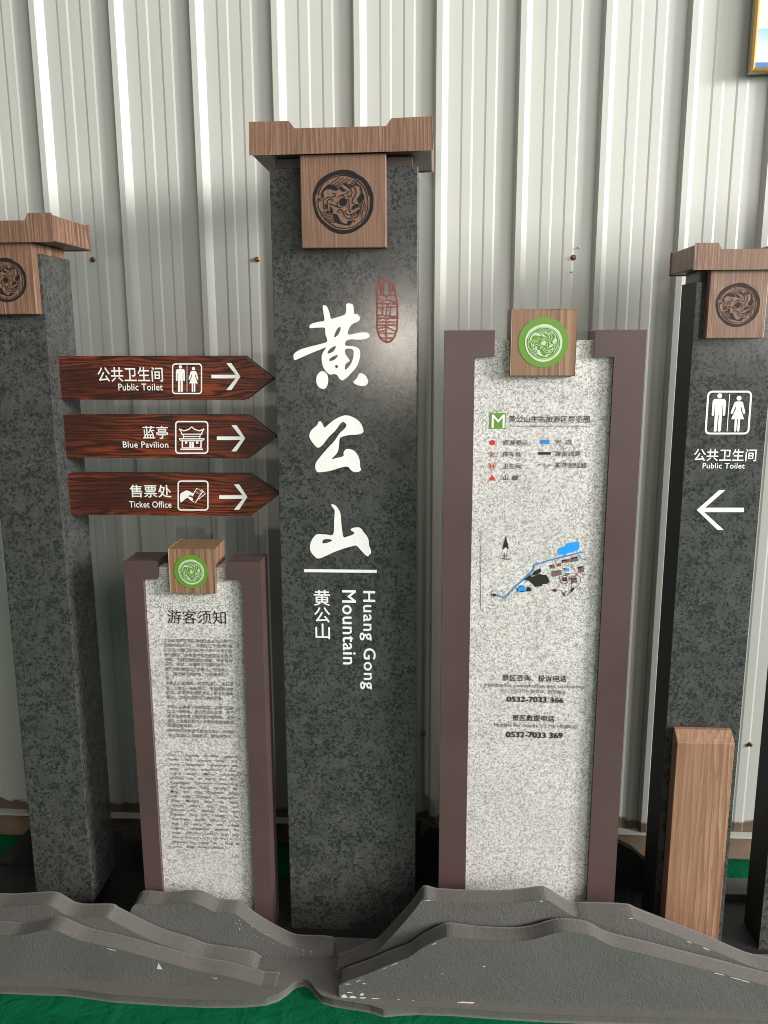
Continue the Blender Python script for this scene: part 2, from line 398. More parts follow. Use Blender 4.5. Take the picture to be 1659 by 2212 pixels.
wallx = thing('corrugated_wall', (0, 0, 0), 'pale grey ribbed steel sheet wall standing behind all the sign posts', 'wall')
ribs = [88, 259, 432, 609, 786, 965, 1142, 1327, 1515]
rx = [at(p, 0, WALL)[0] for p in ribs]
pitch = (rx[-1] - rx[0]) / 8.0
x0 = sum(rx[i] - i * pitch for i in range(9)) / 9.0
prof = []
def k_(a): return a * pitch / 0.21
for i in range(-14, 26):
    c = x0 + i * pitch               # middle of the bright right flank
    for dx, h in ((-0.031, 0.0), (-0.0235, 0.021), (-0.0085, 0.021), (0.0075, 0.0), (0.040, 0.0), (0.045, 0.0016), (0.067, 0.0016), (0.072, 0.0), (0.101, 0.0), (0.106, 0.0016), (0.128, 0.0016), (0.133, 0.0)):
        prof.append((c + k_(dx), -h))
zb, zt = 0.075, 4.4
vs = [(x, y, zb) for x, y in prof] + [(x, y, zt) for x, y in prof]; n = len(prof)
sheet = link('steel_sheet', vs, [(i, i + 1, n + i + 1, n + i) for i in range(n - 1)], 'wall', wallx)
for p in sheet.data.polygons: p.use_smooth = False
box('skirting', -5, 5, -0.022, 0.25, 0, 0.068, 'skirt', wallx, 0.004)
box('ledge_strip', -5, 5, -0.027, 0.0, 0.0685, 0.0745, 'wall', wallx, 0.001)
def screw(px, py, r, mat='brass'):
    X, Z = at(px, py, WALL); v = []; f = []; n = 12
    prof_ = [(r * 1.25, 0.0), (r * 1.25, 0.002), (r, 0.003), (r * 0.95, 0.007), (r * 0.5, 0.0095)]
    for rr, h in prof_:
        for j in range(n): v.append((X + rr * math.cos(j * 2 * math.pi / n), -0.0005 - h, Z + rr * math.sin(j * 2 * math.pi / n)))
    for a in range(len(prof_) - 1):
        for j in range(n): f.append((a * n + j, a * n + (j + 1) % n, (a + 1) * n + (j + 1) % n, (a + 1) * n + j))
    f.append(tuple(range((len(prof_) - 1) * n, len(prof_) * n)))
    link('screw', v, f, mat, wallx)
for a in ((201, 560.5), (556, 560.5), (1238.5, 556.5), (914, 1583), (1620, 1607)): screw(a[0], a[1], 0.0055)
for a in ((1250, 535), (1235.5, 587.5)): screw(a[0], a[1], 0.0018, 'zinc')

# ------------------------------------------------------------------ pillars with a wooden head
def px_x(px, py, d): return at(px, py, d)[0]
def px_z(px, py, d): return at(px, py, d)[1]

def head(root, d, cap, capd, plate, plated, neckx, zneck, emb, embmat, emat_lift=0.0008):
    """cap: list of (px,py) outline of its front face; plate: x0,x1,z0,z1"""
    cp = prism('cap', [at(x, y, capd[0]) for x, y in cap], Y(capd[0]), Y(capd[1]), 'wood', root, 0.0025)
    box('neck', neckx[0], neckx[1], Y(d) + 0.004, Y(d) + neckx[2], zneck[0], zneck[1], 'neck', root, 0.001)
    pl = box('name_plate', plate[0], plate[1], Y(plated), Y(d) - 0.0002, plate[2], plate[3], 'wood', root, 0.002)
    cx, cz = at(emb[0], emb[1], plated); r = at(emb[0] + emb[2], emb[1], plated)[0] - cx
    emblem(cx, cz, r, plated, embmat, pl)
    return cp, pl

# --- the tall name pillar in the middle
d = 1.84
xl = px_x(594, 790, d); xr = px_x(901.5, 790, d)
zt = px_z(745, 361, d)
root = thing('name_pillar', ((xl + xr) / 2, Y(d) + 0.07, 0), 'tallest dark granite pillar with three big white brush characters and a red seal', 'sign pillar')
box('shaft', xl, xr, Y(d), Y(d) + 0.14, 0, zt, 'gd', root, 0.0015)
capd = (1.80, 2.03)
zc = px_z(737, 329, 1.80)
cap = [(541, 333), (540, 266), (622.5, 264), (635, 280), (835, 275), (847, 258), (933, 254), (933, 322)]
pt = at(740, 330, 1.80)[1]
pl = (px_x(649.5, 437, 1.812), px_x(834.5, 437, 1.812), px_z(743, 535.5, 1.812), zc - 0.0005)
head(root, d, cap, capd, pl, 1.812, (xl + 0.012, xr - 0.012, 0.12), (zt, zc - 0.001), (741.5, 436.5, 65.5), 'umber')
z4 = zoomer(900, 900, 2.37); z5 = zoomer(900, 1700, 2.37)
HUANG = [[(598,445),(620,448),(635,470),(650,510),(663,557),(700,550),(775,525),(790,490),(792,435),(820,430),(850,445),(857,515),(885,520),(905,545),(903,570),(870,590),(840,605),(815,640),(805,690),(860,685),(930,673),(975,680),(987,705),(965,725),(900,735),(830,732),(790,745),(785,785),(850,790),(895,810),(908,840),(905,890),(880,960),(830,1020),(790,1060),(755,1078),(730,1060),(715,1035),(690,1025),(650,1028),(610,990),(588,940),(583,880),(595,840),(620,800),(580,815),(480,855),(365,905),(348,895),(350,855),(400,820),(480,795),(560,775),(625,755),(628,730),(615,690),(612,640),(590,632),(520,635),(485,638),(480,620),(500,600),(560,583),(605,575),(600,520),(592,460)],
 [(740,628),(743,645),(725,690),(695,714),(688,705),(705,660),(722,635)], [(698,788),(700,805),(680,835),(640,852),(635,838),(655,812)], [(718,865),(715,880),(690,905),(655,915),(647,905),(665,885),(700,868)], [(697,955),(710,948),(722,960),(715,975),(700,970)], [(785,815),(830,812),(852,830),(850,880),(830,940),(783,990),(785,940),(820,910),(785,860)]]
H_DOT = [[(590,1000),(625,1020),(638,1060),(635,1110),(615,1145),(590,1150),(560,1135),(540,1100),(540,1050),(560,1015)], [(905,1018),(945,1030),(970,1065),(975,1095),(955,1122),(910,1125),(850,1098),(880,1060)]]
GONG = [(575,1425),(590,1445),(608,1477),(640,1450),(700,1405),(780,1373),(850,1390),(905,1430),(932,1480),(932,1518),(890,1535),(810,1540),(755,1555),(735,1570),(728,1640),(715,1690),(668,1742),(700,1735),(765,1718),(768,1685),(790,1660),(820,1658),(860,1675),(890,1715),(905,1760),(908,1805),(914,1840),(870,1853),(835,1840),(805,1808),(760,1810),(660,1840),(580,1853),(545,1850),(530,1820),(535,1775),(570,1725),(630,1655),(690,1590),(735,1525),(775,1488),(793,1455),(770,1430),(745,1440),(700,1500),(640,1560),(590,1625),(550,1646),(515,1615),(485,1570),(480,1535),(500,1495),(545,1455),(555,1430)]
SHAN = [[(663,232),(690,232),(715,255),(740,300),(747,360),(755,440),(768,505),(800,500),(845,485),(858,465),(830,448),(840,430),(880,423),(910,428),(935,460),(975,515),(985,580),(998,610),(998,645),(983,655),(975,668),(950,655),(900,600),(875,577),(840,582),(760,605),(680,635),(600,672),(553,686),(520,665),(488,620),(486,570),(500,530),(520,500),(550,480),(620,483),(680,483),(688,380),(693,300),(690,275)],
 [(590,555),(595,530),(625,521),(660,525),(670,535),(640,550),(605,558)]]
def onp(z, pts, d, sm=3): 
    q = [at(*z(x, y), d) for x, y in pts]
    return smooth_poly(q, sm) if sm > 1 else q
P = Print(d); P.poly(*[onp(z4, q, d) for q in HUANG]); [P.poly(onp(z4, q, d)) for q in H_DOT]; P.build('brush_character', 'whitem', root)
P = Print(d); P.poly(onp(z4, GONG, d)); P.build('brush_character', 'whitem', root)
P = Print(d); P.poly(*[onp(z5, q, d) for q in SHAN]); P.build('brush_character', 'whitem', root)
P = Print(d); P.poly(onp(z5, [(435, 775), (1048, 782), (1048, 807), (435, 801)], d, 1)); P.build('rule_line', 'whitem', root)
P = Print(d)
text_box(P, '黄', z5, 518, 952, 652, 1084, d, 0.012); text_box(P, '公', z5, 522, 1098, 655, 1224, d, 0.012); text_box(P, '山', z5, 532, 1236, 652, 1364, d, 0.012)
P.build('lettering', 'white', root, split=True)
def text_down(P, body, z, x0, y0, x1, y1, d, off, space):
    v, f = text_raw(body, 0, space); a = bb(v)     # text rotated a quarter turn clockwise, reading downwards
    X0 = at(*z(x0, (y0 + y1) / 2), d)[0]; X1 = at(*z(x1, (y0 + y1) / 2), d)[0]
    Z1 = at(*z((x0 + x1) / 2, y0), d)[1]; Z0 = at(*z((x0 + x1) / 2, y1), d)[1]
    for q, (dx, dy) in enumerate(BOLD):
        P.add([(X0 + (y + dy * off - a[1]) / (a[3] - a[1]) * (X1 - X0), Z1 - (x + dx * off - a[0]) / (a[2] - a[0]) * (Z1 - Z0)) for x, y in v], f, q > 0)
P = Print(d); text_down(P, 'Huang Gong', z5, 905, 962, 1037, 1788, d, 0.016, 1.12); P.build('lettering', 'white', root, split=True)
P = Print(d); text_down(P, 'Mountain', z5, 760, 955, 873, 1578, d, 0.016, 1.08); P.build('lettering', 'white', root, split=True)
zs = zoomer(1300, 970, 7.9)
P = Print(d)
def st(P, z, pts, wd, d, sm=True, close=False):
    q = [at(*z(x, y), d) for x, y in pts]; s0 = abs(at(*z(100, 100), d)[0] - at(*z(200, 100), d)[0]) / 100.0
    q = smooth_line(q) if sm else q
    P.poly(stroke_poly(q, wd * s0))
st(P, zs, [(440,245),(580,225),(700,265),(820,400),(870,650),(900,900),(915,1300),(895,1600),(840,1780),(740,1920),(600,1960),(460,1880),(370,1700),(345,1500),(340,1000),(345,600),(355,350),(440,245)], 55, d)
for q in [[(440,250),(450,640)],[(540,260),(520,660)],[(690,270),(700,640)],[(340,660),(860,640)],[(620,660),(620,780),(420,860)],[(620,780),(900,860)],[(340,870),(910,900)],[(340,1000),(900,970)],[(500,900),(480,1220)],[(620,900),(600,1200)],[(720,970),(720,1250)],[(340,1200),(910,1260)],[(340,1300),(900,1290)],[(340,1400),(900,1400)],[(340,1485),(880,1485)],[(600,1290),(600,1950)],[(340,1590),(580,1540)],[(620,1540),(880,1680)],[(380,1680),(600,1630)],[(360,1725),(860,1725)],[(400,1850),(820,1850)],[(800,430),(720,560)],[(450,440),(540,450)]]:
    st(P, zs, q, 42, d, False)
P.build('seal_print', 'sealred', root)

# --- restroom pictogram and arrows, mapped from a unit square
def quadmap(z, c, d):
    q = [at(*z(*p), d) for p in c]     # tl, tr, br, bl
    def m(u, v):
        t = [q[0][i] * (1 - u) + q[1][i] * u for i in (0, 1)]; b = [q[3][i] * (1 - u) + q[2][i] * u for i in (0, 1)]
        return (t[0] * (1 - v) + b[0] * v, t[1] * (1 - v) + b[1] * v)
    return m
def rrect(m, a, r, n=5):
    o = []
    for cx, cy, s in ((1 - a - r, a + r, -90), (1 - a - r, 1 - a - r, 0), (a + r, 1 - a - r, 90), (a + r, a + r, 180)):
        for i in range(n + 1):
            t = R(s + 90 * i / n); o.append(m(cx + r * math.cos(t), cy + r * math.sin(t)))
    return o
MAN = [(.13,.24),(.16,.195),(.20,.185),(.36,.185),(.40,.195),(.43,.24),(.43,.555),(.405,.58),(.375,.555),(.375,.32),(.36,.32),(.36,.91),(.34,.935),(.305,.935),(.29,.91),(.29,.56),(.27,.56),(.27,.91),(.25,.935),(.215,.935),(.20,.91),(.20,.32),(.185,.32),(.185,.555),(.155,.58),(.13,.555)]
WOM = [(.62,.27),(.65,.245),(.78,.245),(.81,.27),(.88,.50),(.86,.53),(.83,.52),(.78,.36),(.77,.36),(.77,.42),(.86,.65),(.775,.65),(.775,.91),(.755,.935),(.735,.935),(.725,.91),(.725,.65),(.705,.65),(.705,.91),(.69,.935),(.67,.935),(.655,.91),(.655,.65),(.57,.65),(.66,.42),(.66,.36),(.65,.36),(.60,.52),(.57,.53),(.55,.50)]
def pm(m, pts): return [m(u, v) for u, v in pts]
def frame_icon(P, m, t=0.042): P.poly(rrect(m, 0.0, 0.11), rrect(m, t, 0.075))
def toilet_icon(P, m):
    frame_icon(P, m); P.poly(pm(m, MAN)); P.poly(pm(m, WOM))
    P.poly(pm(m, circ(.28, .115, .055, 20))); P.poly(pm(m, circ(.715, .17, .055, 20)))
    P.poly(pm(m, [(.492, .07), (.508, .07), (.508, .93), (.492, .93)]))
def arrow(P, z, x0, y0, x1, y1, t, d, left=False):
    ym = (y0 + y1) / 2; tt = t * 0.72; hx = (y1 - y0) / 2 * 1.02
    if not left:
        pts = [(x0, ym - t / 2), (x1 - t * 1.35, ym - t / 2), (x1 - hx - t * 0.15, y0), (x1 - hx + t * 1.3, y0), (x1, ym), (x1 - hx + t * 1.3, y1), (x1 - hx - t * 0.15, y1), (x1 - t * 1.35, ym + t / 2), (x0, ym + t / 2)]
    else:
        pts = [(x1, ym - t / 2), (x0 + t * 1.9, ym - t / 2), (x0 + hx + t * 1.9, y0), (x0 + hx + t * .5, y0), (x0, ym), (x0 + hx + t * 0.1, y1), (x0 + hx + t * 1.5, y1), (x0 + t * 1.7, ym + t / 2), (x1, ym + t / 2)]
    P.poly([at(*z(x, y), d) for x, y in pts])

# --- left pillar with three finger boards
d = 1.84
z1 = zoomer(0, 0, 1.2127); z3 = zoomer(0, 1216, 1.659)
xr = (px_x(124, 957, d) + px_x(173, 1637, d)) / 2
wid = px_x(901.5, 790, 1.84) - px_x(594, 790, 1.84)
xl = px_x(50, 1637, d)
root = thing('finger_post', ((xl + xr) / 2, Y(d) + 0.08, 0), 'dark granite pillar at the left edge carrying three red arrow boards', 'signpost')
zt = px_z(78, 548, d)
box('shaft', xl, xr, Y(d), Y(d) + 0.148, 0.06, zt, 'gd', root, 0.0015)
box('foot', xl + 0.012, xr - 0.012, Y(d) + 0.012, Y(d) + 0.136, 0.0125, 0.0598, 'black', root, 0.0015)
c0 = 1.803
zcb = px_z(112, 520, c0); zct = px_z(111, 462, c0); zcm = px_z(55, 478.5, c0)
cr = px_x(112, 500, c0); cstep = px_x(60.5, 465, c0); cst2 = px_x(55, 478, c0)
cx = px_x(14, 600, d); cl = 2 * cx - cr
prism('cap', [(cl, zcb), (cl, zct), (2 * cx - cstep, zct), (2 * cx - cst2, zcm), (cst2, zcm), (cstep, zct), (cr, zct), (cr, zcb)], Y(c0), Y(2.0), 'wood', root, 0.0025)
box('neck', xl + 0.006, xr - 0.006, Y(d) + 0.004, Y(d) + 0.135, zt, zcb - 0.001, 'wood', root, 0.001)
pr = px_x(74, 600, 1.815); pz = px_z(60, 679, 1.815)
pp = box('name_plate', 2 * px_x(12.5, 605, 1.815) - pr, pr, Y(1.815), Y(d) - 0.0002, pz, zcb - 0.001, 'wood', root, 0.002)
er = px_x(57.5, 605, 1.815) - px_x(12.5, 605, 1.815)
emblem(px_x(12.5, 605, 1.815), px_z(12.5, 605, 1.815), er, 1.815, 'umber', pp)
bd = 1.888
BO = [([(363,90),(1440,95),(1605,222),(1450,343),(385,338)], '公共卫生间', (578,152,962,238), 'Public Toilet', (700,250,962,290), (1017,130,1195,312), (1250,128,1422,288)),
      ([(395,440),(1460,445),(1622,568),(1465,687),(418,683)], '蓝亭', (845,500,993,575), 'Blue Pavilion', (727,592,995,628), (1035,470,1232,665), (1282,495,1450,650)),
      ([(425,788),(1470,793),(1638,908),(1470,1030),(440,1018)], '售票处', (768,848,1012,922), 'Ticket Office', (765,945,1013,982), (1050,822,1233,1000), (1296,845,1463,995))]
xa = px_x(*z3(405, 560), bd)
for i, (o, s1, b1, s2, b2, ic, ar) in enumerate(BO):
    q = [at(*z3(x, y), bd) for x, y in o]
    ztp = (q[0][1] + q[1][1]) / 2; zbt = (q[3][1] + q[4][1]) / 2
    poly = [(xr + 0.001, ztp), (q[1][0], ztp), q[2], (q[1][0], zbt), (xr + 0.001, zbt)]
    b = prism('direction_board', poly, Y(bd), Y(bd) + 0.03, 'burnt', root, 0.002)
    P = Print(bd); text_box(P, s1, z3, *b1, bd, 0.012); text_box(P, s2, z3, *b2, bd, 0.010, 1.05); P.build('lettering', 'white', b, split=True)
    P = Print(bd); arrow(P, z3, *ar, 21, bd); P.build('arrow', 'white', b)
    P = Print(bd); m = quadmap(z3, [(ic[0], ic[1]), (ic[2], ic[1]), (ic[2], ic[3]), (ic[0], ic[3])], bd)
    def S_(pts, wd=0.03, sm=False):
        qq = [m(*p) for p in pts]; qq = smooth_line(qq) if sm else qq
        P.poly(stroke_poly(qq, wd * abs(m(1, 0)[0] - m(0, 0)[0])))
    if i == 0: toilet_icon(P, m)
    elif i == 1:
        frame_icon(P, m)
        S_([(.12,.24),(.27,.30),(.42,.25),(.50,.18),(.58,.25),(.73,.30),(.88,.24)], .035)
        S_([(.14,.25),(.20,.36),(.18,.40)]); S_([(.86,.25),(.80,.36),(.82,.40)]); S_([(.18,.40),(.82,.40)], .03)
        S_([(.26,.47),(.74,.47)], .03); S_([(.24,.40),(.26,.53)]); S_([(.76,.40),(.74,.53)]); S_([(.12,.54),(.88,.54)], .035)
        S_([(.12,.54),(.18,.60),(.82,.60),(.88,.54)]); S_([(.22,.60),(.22,.80)], .04); S_([(.78,.60),(.78,.80)], .04)
        for a in ((.30, .37), (.63, .70)): P.poly(pm(m, [(a[0], .62), (a[1], .62), (a[1], .69), (a[0], .69)]))
        P.poly(pm(m, [(.43, .63), (.495, .63), (.495, .80), (.43, .80)])); P.poly(pm(m, [(.505, .63), (.57, .63), (.57, .80), (.505, .80)]))
        S_([(.20,.815),(.80,.815)], .03); S_([(.16,.86),(.84,.86)], .04)
    else:
        frame_icon(P, m)
        P.poly(smooth_poly(pm(m, [(.09,.45),(.20,.37),(.30,.33),(.42,.38),(.52,.44),(.50,.50),(.40,.49),(.33,.52),(.42,.55),(.50,.60),(.48,.66),(.40,.64),(.34,.58),(.26,.60),(.20,.66),(.09,.72)]), 3))
        S_([(.44,.66),(.58,.73),(.80,.36),(.62,.26),(.47,.52)], .028); S_([(.62,.63),(.70,.60),(.90,.44),(.78,.30),(.72,.36)], .026)
        for k in range(5): P.poly(pm(m, [(.60 + k * .04, .36 + k * .025), (.62 + k * .04, .37 + k * .025), (.61 + k * .04, .39 + k * .025), (.59 + k * .04, .38 + k * .025)]))
        for k in range(4): P.poly(pm(m, [(.74 + k * .03, .45 - k * .03), (.755 + k * .03, .46 - k * .03), (.745 + k * .03, .48 - k * .03), (.73 + k * .03, .47 - k * .03)]))
    P.build('pictogram', 'white', b)

# --- right pillar: public toilet
d = 1.845
zr = zoomer(2336, 820, 4.1475); zq = zoomer(2336, 1300, 3.16); zw = zoomer(2236, 2500, 2.458)
xl = (px_x(*zq(400, 0), d) + px_x(*zq(245, 2212), d)) / 2
xr = (px_x(*zq(1115, 2212), d) + px_x(*zw(1000, 0), d)) / 2
cx = (xl + xr) / 2
root = thing('toilet_pillar', (cx, Y(d) + 0.055, 0), 'dark granite pillar on the right marked Public Toilet with a left arrow', 'sign pillar')
zt = px_z(1506, 608, d)
box('shaft', xl, xr, Y(d), Y(d) + 0.002, 0, zt, 'gd', root, 0.0006)
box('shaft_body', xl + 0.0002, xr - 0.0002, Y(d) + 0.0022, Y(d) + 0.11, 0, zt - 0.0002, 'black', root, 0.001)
c0 = 1.808
zcb = px_z(*zr(565, 570), c0); zct = px_z(*zr(595, 207), c0); zcm = px_z(*zr(960, 298), c0)
cl = px_x(*zr(585, 390), c0); s1 = px_x(*zr(920, 208), c0); s2 = px_x(*zr(960, 298), c0)
cr = 2 * cx - cl
prism('cap', [(cl, zcb), (cl, zct), (s1, zct), (s2, zcm), (2 * cx - s2, zcm), (2 * cx - s1, zct), (cr, zct), (cr, zcb)], Y(c0), Y(1.99), 'wood', root, 0.0025)
box('neck', xl + 0.006, xr - 0.006, Y(d) + 0.004, Y(d) + 0.105, zt, zcb - 0.001, 'neck', root, 0.001)
pl_ = px_x(*zr(775, 1100), 1.82); pr_ = px_x(*zr(1642, 1100), 1.82); pz = px_z(*zr(1180, 1601), 1.82)
pp = box('name_plate', pl_, pr_, Y(1.82), Y(d) - 0.0002, pz, zcb - 0.001, 'wood', root, 0.002)
ecx, ecz = at(*zr(1215, 1105), 1.82)
emblem(ecx, ecz, px_x(*zr(1538, 1105), 1.82) - ecx, 1.82, 'umber2', pp)
P = Print(d); toilet_icon(P, quadmap(zq, [(582, 290), (1087, 290), (1050, 782), (548, 782)], d)); P.build('pictogram', 'whitem', root)
P = Print(d); text_box(P, '公共卫生间', zq, 430, 945, 1130, 1082, d, 0.012); text_box(P, 'Public Toilet', zq, 527, 1105, 1000, 1165, d, 0.012, 1.05); P.build('lettering', 'white', root, split=True)
P = Print(d); arrow(P, zq, 460, 1407, 992, 1856, 50, d, True); P.build('arrow', 'whitem', root)

# --- orange plank standing against that pillar
pd = 1.795
a = px_x(*zw(375, 1200), pd); b = px_x(*zw(868, 1200), pd)
zf = px_z(*zw(680, 365), pd); zk = px_z(*zw(660, 242), pd + 0.028)
v = [(a, Y(pd), 0), (b, Y(pd), 0), (b, Y(pd), zf), (a, Y(pd), zf), (a, Y(pd) + 0.028, zk), (b, Y(pd) + 0.028, zk), (b, Y(pd) + 0.040, zk), (a, Y(pd) + 0.040, zk), (a, Y(pd) + 0.040, 0), (b, Y(pd) + 0.040, 0)]
tag(link('wood_plank', v, [(0, 1, 2, 3), (3, 2, 5, 4), (4, 5, 6, 7), (7, 6, 9, 8), (8, 9, 1, 0), (1, 9, 6, 5, 2), (0, 3, 4, 7, 8)], 'plank', bevel=0.0012), 'orange brown wooden plank with a sloping top edge leaning before the toilet pillar', 'plank')

# --- dark post cut by the right edge
d = 1.83
xl = px_x(1655, 1880, d); 
root = thing('dark_post', (xl + 0.12, Y(d) + 0.045, 0), 'black sided granite post cut off by the right edge of the photo', 'sign pillar')
box('shaft', xl, xl + 0.32, Y(d), Y(d) + 0.002, 0.0, 1.78, 'gd', root, 0.0006)  # post seen at its edge; unseen height and width set to block side light
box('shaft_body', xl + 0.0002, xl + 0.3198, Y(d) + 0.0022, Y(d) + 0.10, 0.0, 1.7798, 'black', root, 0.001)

# ------------------------------------------------------------------ framed granite boards
def hooked_block(x0, x1, y0, y1, y2, z0, zs, z1, root):
    pr_ = [(y0, z0), (y0, z1), (y2, z1), (y2, zs), (y1, zs), (y1, z0)]
    v = [(x0, y, z) for y, z in pr_] + [(x1, y, z) for y, z in pr_]
    f = [(0, 1, 4, 5), (1, 2, 3, 4), (11, 10, 7, 6), (10, 9, 8, 7)] + [(i, (i + 1) % 6, 6 + (i + 1) % 6, 6 + i) for i in range(6)]
    return link('wood_block', v, f, 'cube', root, bevel=0.0013)
def framed(root, d, sl, sr, hookw, ztop, zpan, zhook, wst, mat='brown'):
    """sl/sr outer left and right X, wst stile width, hookw length of the hook at the top"""
    y0, y1 = Y(d), Y(d) + 0.08
    for s, e in ((1, sl), (-1, sr)):
        poly = [(e, 0), (e, ztop), (e + s * hookw, ztop), (e + s * hookw, zhook), (e + s * wst, zhook), (e + s * wst, 0)]
        prism('stile', poly, y0, y1, mat, root, 0.0015)
    return box('granite_panel', sl + wst - 0.0, sr - wst + 0.0, y0 + 0.014, y0 + 0.05, 0.0, zpan, 'gl', root, 0.001)

# --- notice board
d = 1.80
z6 = zoomer(420, 1880, 1659 / 580.0)
sl = (px_x(271.7, 1213, d) + px_x(311, 1925, d)) / 2; sr = (px_x(563, 1216, d) + px_x(585, 1983, d)) / 2
root = thing('notice_board', ((sl + sr) / 2, Y(d) + 0.04, 0), 'short pale granite notice board in brown frame headed by four black characters', 'notice board')
ztp = (px_z(272, 1213, d) + px_z(563, 1216, d)) / 2
hk = px_x(*z6(420, 430), d) - px_x(*z6(85, 430), d)
wst = px_x(*z6(278, 700), d) - px_x(*z6(100, 700), d)
zh = px_z(*z6(350, 519), d)
zp = px_z(*z6(470, 402), d + 0.014)
framed(root, d, sl, sr, hk, ztp, zp, zh, wst)
cd_ = d - 0.006
cxl = px_x(*z6(524, 450), cd_); cxr = px_x(*z6(981, 450), cd_); cz0 = px_z(*z6(765, 671), cd_); cz1 = px_z(*z6(745, 222), cd_)
prism_y0 = Y(cd_)
cb = hooked_block(cxl, cxr, Y(cd_), Y(cd_) + 0.0197, Y(cd_) + 0.10, cz0, zp + 0.0005, cz1, root)
# the block reaches back over the panel's top edge
ec = at(*z6(746, 446), cd_)
rr = px_x(*z6(919, 446), cd_) - ec[0]
P = Print(cd_, 0.0008); P.poly(circ(ec[0], ec[1], rr, 56)); P.build('green_disc', 'green', cb)
e2 = at(*z6(749, 450), cd_)
emblem(e2[0], e2[1], px_x(*z6(879, 450), cd_) - e2[0], cd_, 'pale', cb, 0.0014)
pd_ = d + 0.014
zn = zoomer(550, 2130, 1377 / 330.0)
P = Print(pd_); text_box(P, '游客须知', zn, 195, 182, 1065, 385, pd_, -0.002); P.build('heading', 'ink', root, split=True)
CN = ['大珠山保护区是以森林生态系统和野生','动植物保护为主，风景区位于保护区核','心区内，我们坚持区内一草一木不许破','坏的原则，游客要按指定线路指定景点','游玩，不得超越规定的范围，更不得有','采花、折枝、践踏等不文明的行为。','我们为游客指定了野餐点，用完餐之','后，请把剩下的食物、垃圾等收拾干','净。','大珠山山高路险，且常有滚石、落石滑','落，主峰上一般风很大，请游客要注意','安全，不要接近峭壁太近，更不能追逐','嬉戏，以免造成意想不到的后果。','大珠山主峰由于海拔较高，这里气温要','比山下低得多，且天气变化无常，夏季','常常多雨多雾，晴天紫外线较强，请游','客在上主峰前要带上必要的保暖衣服和','防潮防晒用具。','请按规定的旅游线路进行游玩，勿独自','踏入禁游区，造成走失、受伤等情况。']
CY = [630,700,770,845,915,980,1053,1125,1190,1262,1335,1400,1475,1615,1683,1755,1825,1892,1965,2035]
P = Print(pd_)
em = abs(px_z(*zn(600, 1000), pd_) - px_z(*zn(600, 1058), pd_))
for s, y in zip(CN, CY):
    t = (y - 630) / 1405.0
    text_line(P, s, zn, 140 + 70 * t, 1155 + 45 * t, y, pd_, em, 0.004)
P.build('body_text', 'bodyink', root)['kind'] = 'stuff'
ze = zoomer(550, 2640, 4.74)
EN = ['Two, Longshan Laoshan national','Forest Park planning within the','scenic hinterland, towering old','trees, rocks everywhere, year-','round cloud Miao, mountain','greening rate of more than 90%.','Tangziguan reservoir surrounding','the Northern Song Dynasty, the','Ming and Qing Dynasties Stone','the Song Dynasty, calligrapher','Zhao Mengfai tour the Song','Dynasty poetry, they lived two','Princess Xie Linong, with star','cypress, fairy hill, Huang Ling,','Hutoushan, thumb light Gu more','than 50 spots, the odd shaped','organic combination together the','most attractive scenic area the','f o r m a t i o n s  o f  t h e  n a t u r a l','landscape.This region has a long to','count. Chan endless stream.']
P = Print(pd_); em = abs(px_z(*ze(600, 1000), pd_) - px_z(*ze(600, 1062), pd_))
for i, s in enumerate(EN):
    t = i / 20.0
    text_line(P, s, ze, 248 + 70 * t, (1392 + 45 * t) if i < 20 else 1185, 228 + 77 * i, pd_, em, 0.002, True)
P.build('body_text', 'bodyink', root)['kind'] = 'stuff'

# --- guide map board
d = 1.78
z7 = zoomer(1540, 1080, 2.1)
sl = (px_x(958.5, 720, d) + px_x(952, 1895, d)) / 2; sr = (px_x(1389, 712, d) + px_x(1331, 1950, d)) / 2
root = thing('map_board', ((sl + sr) / 2, Y(d) + 0.04, 0), 'tall pale granite guide map board in brown frame with blue river map', 'map board')
ztp = px_z(1174, 714.5, d)
hk = px_x(*z7(455, 300), d) - px_x(*z7(90, 300), d)
wst = (px_x(1020, 900, d) - px_x(958, 900, d))
zh = px_z(*z7(380, 398), d); zp = px_z(*z7(500, 278), d + 0.014)
framed(root, d, sl, sr, hk, ztp, zp, zh, wst)
cd_ = d - 0.008
cxl = px_x(*z7(588, 295), cd_); cxr = px_x(*z7(1076, 295), cd_); cz0 = px_z(*z7(825, 544), cd_); cz1 = px_z(*z7(838, 45), cd_)
cb = hooked_block(cxl, cxr, Y(cd_), Y(cd_) + 0.0217, Y(cd_) + 0.10, cz0, zp + 0.0005, cz1, root)
zc_ = zoomer(1780, 1090, 5.184)
ec = at(*zc_(805, 670), cd_)
P = Print(cd_, 0.0008); P.poly(circ(ec[0], ec[1], px_x(*zc_(1268, 670), cd_) - ec[0], 64)); P.build('green_disc', 'green', cb)
e2 = at(*zc_(810, 685), cd_)
emblem(e2[0], e2[1], px_x(*zc_(1155, 685), cd_) - e2[0], cd_, 'pale', cb, 0.0014)
pd_ = d + 0.014
zl = zoomer(1680, 1430, 3.318)
P = Print(pd_); P.poly(onp(zl, [(215, 137), (405, 137), (402, 322), (213, 322)], pd_, 1)); g = P.build('green_square', 'green', root)
P = Print(pd_, 0.0014); text_box(P, 'M', zl, 237, 155, 390, 312, pd_, 0.0); P.build('lettering', 'white', g)
P = Print(pd_); text_box(P, '黄公山生态旅游区导览图', zl, 440, 168, 1398, 250, pd_, 0.006)
